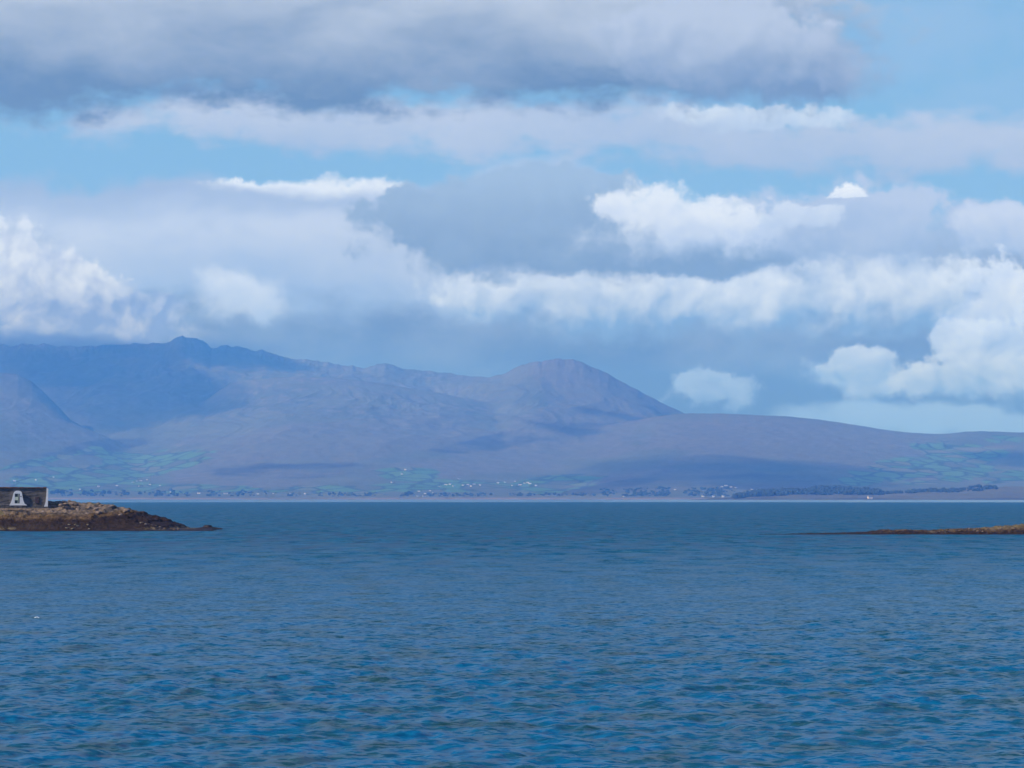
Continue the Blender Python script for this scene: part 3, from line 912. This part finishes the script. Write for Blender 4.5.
def boulders():
    mesh = [boulder_mesh(s) for s in range(6)]
    m_p = plain_mat('pale_stone', (0.20, 0.165, 0.115), 0.85, 0.35, 2.5, 0.08)
    m_d = plain_mat('weedy_stone', (0.075, 0.05, 0.03), 0.7, 0.5, 2.5, 0.08)
    m_t = plain_mat('tan_stone', (0.17, 0.125, 0.10), 0.9, 0.5, 2.0, 0.08)
    rr = random.Random(21)

    def put(x, y, z, s, m, label, group):
        me = mesh[rr.randrange(6)].copy()
        me.materials.clear()
        o = link('boulder', me, m)
        o.location = (x, y, z + s * 0.2)
        o.scale = (s * rr.uniform(.9, 1.5), s * rr.uniform(.8, 1.2), s * rr.uniform(.7, 1.1))
        o.rotation_euler = (rr.uniform(-.2, .2), rr.uniform(-.2, .2), rr.uniform(0, 6.28))
        tag(o, label, 'boulder', group)
    for px in (68, 70.5, 74, 77, 79.5, 89, 90.5):
        y = 258.4 + rr.uniform(-.3, .8); x = (px - 512) / F * y
        put(x, y, float(islet_height(np.array([x]), np.array([y]))[0]), rr.uniform(.14, .26), m_p, 'small pale boulder at the foot of the rocky islet below the hut', 'pale boulders at the islet foot')
    for i in range(16):
        px = rr.uniform(138, 186); y = 259.2 + rr.uniform(-.6, 2.4) + max(0, px - 170) * .2; x = (px - 512) / F * y
        put(x, y, float(islet_height(np.array([x]), np.array([y]))[0]), rr.uniform(.14, .3), m_p if rr.random() < .55 else m_d, 'small boulder on the low tail of the rocky islet at the water', 'boulders on the islet tail')
    for i in range(26):
        px = rr.uniform(50, 128); y = rr.uniform(264, 271); x = (px - 512) / F * y
        put(x, y, float(islet_height(np.array([x]), np.array([y]))[0]), rr.uniform(.25, .6), m_t, 'tan boulder lying on the upper part of the rocky islet beside the hut', 'tan boulders on top of the islet')
    for i in range(26):
        px = 870 + 160 * math.sqrt(rr.random()); y = rr.uniform(233.9, 236.4); x = (px - 512) / F * y
        put(x, y, float(reef_height(np.array([x]), np.array([y]))[0]), rr.uniform(.08, .22), m_t if px > 965 else m_d, 'low weedy boulder along the thin reef', 'boulders along the reef')


boulders()

# ------------------------------------------------------------------ trees along the far shore
def crown_mesh(seed, n=46, flat=0.9):
    rr = random.Random(seed)
    bm = bmesh.new()
    for i in range(n):                                      # many leafy clumps with gaps between
        a, e_ = rr.uniform(0, 6.28), rr.uniform(-.5, 1.4)
        rad = rr.uniform(.35, 1.0) ** .6
        c = Vector((math.cos(a) * math.cos(e_) * rad * 4.2, math.sin(a) * math.cos(e_) * rad * 4.2, 6.0 + math.sin(e_) * rad * 3.8 * flat))
        r_ = rr.uniform(.7, 1.5)
        q = bmesh.ops.create_icosphere(bm, subdivisions=1, radius=r_)
        for v_ in q['verts']:
            v_.co = c + v_.co * rr.uniform(.6, 1.25)
    return bm_mesh('crown', bm)


def trunk_mesh():
    bm = bmesh.new()
    bmesh.ops.create_cone(bm, segments=8, radius1=.45, radius2=.18, depth=5.5)
    for v_ in bm.verts: v_.co.z += 2.5
    for a in (0.4, 2.5, 4.4):
        q = bmesh.ops.create_cone(bm, segments=6, radius1=.2, radius2=.07, depth=3.0)
        for v_ in q['verts']:
            z = v_.co.z + 1.5
            v_.co = Vector((v_.co.x + math.cos(a) * z * .6, v_.co.y + math.sin(a) * z * .6, 3.8 + z * .8))
    return bm_mesh('trunk', bm)


m_leaf = plain_mat('dark_foliage', (0.022, 0.030, 0.016), 0.95, 0.5, 0.25, spec=0.1)
m_bark = plain_mat('bark', (0.09, 0.07, 0.055), 0.9, 0.3, 1.0)


def wood(name, label, spots, seed, group=None):
    """a far belt of trees that reads as one mass"""
    rr = random.Random(seed)
    ico = bmesh.new()
    bmesh.ops.create_icosphere(ico, subdivisions=1, radius=1)
    iv = [v_.co.copy() for v_ in ico.verts]
    fi = [[v_.index for v_ in f.verts] for f in ico.faces]
    ico.free()
    vs, fs = [], []
    for (p, s) in spots:
        for j in range(5):
            c = p + Vector((rr.uniform(-4, 4) * s, rr.uniform(-4, 4) * s, rr.uniform(2.0, 5.0) * s))
            r_, k = rr.uniform(2.0, 3.6) * s, len(vs)
            vs += [c + v_ * (r_ * rr.uniform(.7, 1.25)) for v_ in iv]
            fs += [[i + k for i in f] for f in fi]
    me = bpy.data.meshes.new(name)
    me.from_pydata(vs, [], fs)
    o = link(name, me, m_leaf)
    tag(o, label, 'woodland', kind='stuff')


def shore_point(px, back):
    u = uv(px, 498)[0]
    Y = SHORE + back
    return Vector((u * Y, Y, float(far_height(np.array([u]), np.array([Y]))[0])))


def head_point(px, Y):
    u = uv(px, 498)[0]
    return Vector((u * Y, Y, float(head_height(np.array([u]), np.array([Y]))[0])))


def build_woods():
    rr = random.Random(5)
    sp = []
    for i in range(420):
        px = rr.uniform(-60, 265)
        if math.sin(px * .085) + math.sin(px * .21 + 1) < -0.5: continue
        sp.append((shore_point(px, rr.uniform(130, 520)), rr.uniform(.7, 1.7) * (.75 + .3 * math.sin(px * .37))))
    wood('shore_wood', 'dark belt of trees along the far shore behind the islet', sp, 1)
    sp = []
    for i in range(430):
        px = rr.uniform(265, 600)
        if math.sin(px * .06) + math.sin(px * .17 + 2) < -0.5: continue
        sp.append((shore_point(px, rr.uniform(120, 380)), rr.uniform(.4, 1.1) * (.8 + .3 * math.sin(px * .5))))
    wood('shore_wood', 'thin broken line of scrub along the middle of the far shore', sp, 2)
    sp = []
    for i in range(430):
        px = rr.uniform(600, 735)
        if math.sin(px * .09) + math.sin(px * .23) < rr.uniform(-1.6, .6): continue
        sp.append((shore_point(px, rr.uniform(130, 600)), rr.uniform(.4, 1.3)))
    wood('shore_wood', 'dark scrub among the low dunes left of the headland', sp, 3)
    sp = []
    for i in range(900):
        px = 735 + 145 * rr.random()
        sp.append((head_point(px, rr.uniform(4740, 5000)), rr.uniform(.7, 2.1) * (0.9 if px > 800 else 1.0)))
    wood('headland_wood', 'dark wood on the left end of the brown headland', sp, 4)
    sp = []
    for i in range(520):
        px = 872 + 125 * rr.random()
        if math.sin(px * .13) + math.sin(px * .31 + 1) < rr.uniform(-2.2, -.2): continue
        sp.append((head_point(px, rr.uniform(4780, 5000)), rr.uniform(.4, 1.2)))
    wood('headland_wood', 'long dark tree line on the crest of the headland near the right edge', sp, 6)
    crowns = [crown_mesh(s) for s in range(4)]
    tr = trunk_mesh()
    first = [True]

    def tree(p, s, label, group):
        root = empty('shore_tree', p, rr.uniform(0, 6.28))
        root.scale = (s, s, s)
        tag(root, label, 'tree', group)
        me = crowns[rr.randrange(4)]
        if not me.materials: me.materials.append(m_leaf)
        if not tr.materials: tr.materials.append(m_bark)
        link('crown', me, None, root); link('trunk', tr, None, root)
    for px, s in ((52, 2.0), (57, 2.5), (62, 2.1), (84, 2.0), (88, 1.8), (103, 2.1), (109, 2.0), (128, 1.6), (140, 1.7)):
        tree(shore_point(px, 135 + rr.uniform(0, 30)), s, 'tall dark tree standing out of the shore belt beside the hut', 'tall trees of the shore belt')
    for px, s in ((409, 2.0), (412, 1.7)):
        tree(shore_point(px, 120), s, 'dark tree of a pair standing alone on the far strand mid bay', 'pair of trees on the far strand')
    for px, s in ((491, 1.3), (549, 1.2), (573, 1.3), (576, 1.1)):
        tree(shore_point(px, 125), s, 'lone small dark tree along the far strand below the dome', 'small trees on the far strand')


build_woods()

# ------------------------------------------------------------------ cottages on the far shore
def cottage_parts(w, d, h, roof_h):
    bm = bmesh.new()
    box(bm, -w / 2, w / 2, -d / 2, d / 2, -1.2, h)
    for s in (-1, 1):                                       # gables
        a = [bm.verts.new(p) for p in ((s * w / 2, -d / 2, h), (s * w / 2, d / 2, h), (s * w / 2, 0, h + roof_h))]
        b_ = [bm.verts.new(p) for p in ((s * (w / 2 - .3), -d / 2, h), (s * (w / 2 - .3), d / 2, h), (s * (w / 2 - .3), 0, h + roof_h))]
        bm.faces.new(a); bm.faces.new(b_[::-1])
        for i in range(3):
            bm.faces.new((a[i], a[(i + 1) % 3], b_[(i + 1) % 3], b_[i]))
    wall = bm_mesh('cottage_wall', bm)
    bm = bmesh.new()
    o = .35
    for s in (-1, 1):
        q = [(-w / 2 - .1, s * (d / 2 + o), h - o * roof_h / (d / 2)), (w / 2 + .1, s * (d / 2 + o), h - o * roof_h / (d / 2)), (w / 2 + .1, 0, h + roof_h + .02), (-w / 2 - .1, 0, h + roof_h + .02)]
        lo = [bm.verts.new(p) for p in q]
        hi = [bm.verts.new((p[0], p[1], p[2] + .22)) for p in q]
        bm.faces.new(lo); bm.faces.new(hi[::-1])
        for i in range(4):
            bm.faces.new((lo[i], lo[(i + 1) % 4], hi[(i + 1) % 4], hi[i]))
    roof = bm_mesh('cottage_roof', bm)
    bm = bmesh.new()
    box(bm, -w / 2 + .1, -w / 2 + 1.0, -.5, .5, h + roof_h * .6, h + roof_h + 1.2)
    chim = bm_mesh('cottage_chimney', bm)
    bm = bmesh.new()
    box(bm, -.55, .55, -d / 2 - .03, -d / 2 + .1, 1.0, 2.2)
    win = bm_mesh('cottage_window', bm)
    bm = bmesh.new(); box(bm, -.5, .5, -d / 2 - .03, -d / 2 + .1, 0, 2.1)
    door = bm_mesh('cottage_door', bm)
    return wall, roof, chim, win, door


def build_cottages():
    rr = random.Random(9)
    m_w = plain_mat('white_render', (0.58, 0.57, 0.55), 0.8, 0.06, 0.3)
    m_c = plain_mat('cream_render', (0.62, 0.52, 0.40), 0.8, 0.1, 0.3)
    m_s = plain_mat('slate', (0.09, 0.09, 0.10), 0.6, 0.25, 0.5)
    m_g = plain_mat('cottage_glass', (0.03, 0.035, 0.04), 0.1, 0.1, 1, spec=0.5)
    kinds = []
    for w, d, h, r_, mw in ((13, 7, 3.6, 2.6, m_w), (10, 7.5, 5.6, 2.8, m_w), (16, 7, 3.4, 2.4, m_w), (12, 8, 4.2, 2.6, m_c)):
        P = cottage_parts(w, d, h, r_)
        for me, m in zip(P, (mw, m_s, mw, m_g, m_s)): me.materials.append(m)
        kinds.append(P)

    def cottage(px, py, label, group=None, kind=None, s=1.0, rz=None):
        k = kinds[kind if kind is not None else rr.randrange(3)]
        root = empty('cottage', on_hill(px, py), rr.uniform(-.7, .7) if rz is None else rz)
        root.scale = (s * .64, s * .64, s * .64)
        tag(root, label, 'cottage', group)
        link('wall', k[0], None, root)
        rf = link('roof', k[1], None, root)
        link('chimney', k[2], None, rf)
        [setattr(link('window', k[3], None, root), 'location', (x_, 0, 0)) for x_ in (-3.2, 3.0)]; link('door', k[4], None, root)
    cottage(98.6, 487.0, 'bright white house standing alone among the green fields to the right of the hut', kind=1, s=1.35, rz=.3)
    cottage(14.5, 481.3, 'small white house on the green slope directly above the hut', kind=0, s=1.1)
    cottage(226, 494.0, 'largest white building low by the far strand, right of the islet tip', kind=2, s=1.6, rz=.2)
    cottage(199, 493.7, 'white house low by the far strand above the islet tip', kind=0, s=1.3)
    for px, py in ((53.5, 477.5), (117, 485.8), (133, 482.5), (137, 481.5), (141, 481), (147, 480), (150, 485), (140, 486.5), (157, 493), (171, 492.5), (185, 494), (160, 486), (36, 480.5), (80, 490)):
        cottage(px, py, 'tiny white cottage scattered among the green fields on the left', 'cottages in the fields on the left', s=rr.uniform(.75, 1.05))
    for px, py in ((252, 494), (258, 494.2), (266, 493.6), (274, 494), (290, 494.2), (243, 494.4), (305, 494.3)):
        cottage(px, py, 'tiny white cottage in the row by the far strand left of centre', 'cottages by the strand left of centre', s=rr.uniform(.8, 1.2))
    for i, (px, py, l) in enumerate(((392, 483.2, 'lowest white house of the three climbing the hill left of the dome'), (402, 474.5, 'middle white house of the three climbing the hill left of the dome'), (405.5, 470.3, 'topmost white house of the three climbing the hill left of the dome'))):
        cottage(px, py, l, kind=1, s=1.15)
    for px, py in ((454, 486.5), (459, 479), (446, 485), (450, 484.5), (463, 485.5), (468, 485), (474, 484.5), (471, 486.5), (480, 485.5), (440, 487), (419, 491.5), (425, 494), (430, 491), (434, 493), (418, 496.4), (424, 496.6)):
        cottage(px, py, 'tiny white house in the village in the fields below the dome', 'houses of the village below the dome', s=rr.uniform(.75, 1.1))
    for px, py in ((498, 483.2), (512, 486), (520, 485.2), (525, 483.5), (528, 483), (530, 484), (505, 482.5), (515, 481.5), (536, 486)):
        cottage(px, py, 'tiny white house in the hamlet below the right slope of the dome', 'houses of the hamlet right of the village', s=rr.uniform(.8, 1.25))
    cottage(624, 496.8, 'small white house alone at the water below the dark slope', kind=0, s=.9)
    cottage(675, 489.8, 'white house on the rise above the low dunes', kind=0, s=1.0)
    cottage(703, 497.4, 'white house at the water, left one of a row of three', kind=1, s=1.15, rz=.1)
    cottage(713.5, 497.4, 'white house at the water, middle one of a row of three', kind=1, s=1.0, rz=.1)
    cottage(723, 497.4, 'white house at the water, right one of a row of three nearest the wood', kind=1, s=1.2, rz=.1)
    for px, py in ((722, 487), (726, 486), (731, 487.2), (736, 488)):
        cottage(px, py, 'tiny white house in the shaded slope behind the dunes', 'houses in the shaded slope', s=rr.uniform(.8, 1.1))
    for px, py in ((752, 489.8), (758, 490), (764, 490.2)):
        cottage(px, py, 'tiny white house just above the wood of the headland', 'houses above the headland wood', s=rr.uniform(.8, 1.1))
    # two cream houses on the headland itself
    for px, l in ((870, 'cream cottage low on the brown headland'),):
        k = kinds[3]
        root = empty('cottage', head_point(px, 4640), .2)
        tag(root, l, 'cottage')
        link('wall', k[0], None, root); rf = link('roof', k[1], None, root)
        link('chimney', k[2], None, rf); [setattr(link('window', k[3], None, root), 'location', (x_, 0, 0)) for x_ in (-3.2, 3.0)]; link('door', k[4], None, root)


build_cottages()

# ------------------------------------------------------------------ a breaking wavelet
def whitecap(px, py, w, name_label):
    u, v = uv(px, py)
    Y = -CAM_Z / v
    bm = bmesh.new()
    rr = random.Random(int(px))
    for i in range(14):
        t = rr.uniform(-1, 1)
        q = bmesh.ops.create_icosphere(bm, subdivisions=1, radius=rr.uniform(.01, .03) * (1.1 - abs(t)) + .008)
        for v_ in q['verts']:
            v_.co = Vector((t * w + v_.co.x * 1.6, v_.co.y + rr.uniform(-.01, .01) - .05 * abs(t), v_.co.z * .7 + .05 + .03 * (1 - t * t)))
    o = link('whitecap', bm_mesh('whitecap', bm), bpy.data.materials.get('foam') or plain_mat('foam', (0.8, 0.82, 0.84), 0.7, 0.05, 5))
    o.location = (u * Y, Y, .06)
    tag(o, name_label, 'whitecap', kind='stuff')


whitecap(37, 620.5, .10, 'small white breaking crest on the sea at left')

# ------------------------------------------------------------------ unseen clouds, added left of the view to shade the hills
def shade_cloud(px, py, rx, ry, up, seed, thick=150.0, rot=0.0):
    p = on_hill(px, py)
    t = (up - p.z) / S.z
    c = p + S * t
    bm = bmesh.new()
    bmesh.ops.create_icosphere(bm, subdivisions=5, radius=1)
    co = np.array([v_.co for v_ in bm.verts])
    n = 1 + 0.34 * fbm(co[:, 0] * 1.6 + seed, co[:, 1] * 1.6 + co[:, 2] * 1.1, 4) + 0.12 * np.abs(perlin(co[:, 0] * 4 + seed, co[:, 1] * 4 + co[:, 2] * 3))
    cr, sr = math.cos(R(rot)), math.sin(R(rot))
    for v_, k in zip(bm.verts, n):
        q = v_.co * float(k)
        x, y = q.x * rx, q.y * ry
        v_.co = Vector((x * cr - y * sr, x * sr + y * cr, q.z * thick * (1.0 if q.z > 0 else 0.45)))
    m = bpy.data.materials.get('cloud_vapour')
    if m is None:
        m = bpy.data.materials.new('cloud_vapour')
        m.use_nodes = True
        N = Nodes(m.node_tree)
        out = N.new('ShaderNodeOutputMaterial')
        vol = N.new('ShaderNodeVolumePrincipled')
        vol.inputs['Color'].default_value = (0.97, 0.97, 0.98, 1)
        vol.inputs['Density'].default_value = 0.0045
        N.t.links.new(vol.outputs[0], out.inputs['Volume'])
    o = link('cloud', bm_mesh('cloud', bm, True), m)  # unseen cloud, added only to shade the hills
    o.location = c
    tag(o, 'unseen cloud added outside the view to shade the mountains', 'cloud', kind='structure')
    return o


shade_cloud(128, 388, 640, 1250, 3300, 1.0)
shade_cloud(40, 366, 600, 700, 3300, 2.0)
shade_cloud(175, 348, 420, 420, 3300, 9.0)
shade_cloud(240, 360, 330, 300, 3300, 7.0)
shade_cloud(725, 472, 760, 620, 3400, 4.0, thick=105)
shade_cloud(1035, 462, 280, 420, 3300, 5.0)

# ------------------------------------------------------------------ air
def build_haze():
    bm = bmesh.new()
    box(bm, -9000, 9000, -600, HAZE_FAR, -2.0, HAZE_TOP)
    m = bpy.data.materials.new('sea_haze')
    m.use_nodes = True
    N = Nodes(m.node_tree)
    out = N.new('ShaderNodeOutputMaterial')
    vol = N.new('ShaderNodeVolumePrincipled')
    vol.inputs['Color'].default_value = (*HAZE_COLOR, 1)
    vol.inputs['Density'].default_value = HAZE_DENSITY
    vol.inputs['Absorption Color'].default_value = (1, 1, 1, 1)      # no soot: it only scatters
    vol.inputs['Anisotropy'].default_value = 0.0
    N.t.links.new(vol.outputs[0], out.inputs['Volume'])
    o = link('haze', bm_mesh('haze', bm), m)
    tag(o, 'pale blue haze over the bay and hills', 'haze', kind='stuff')


build_haze()
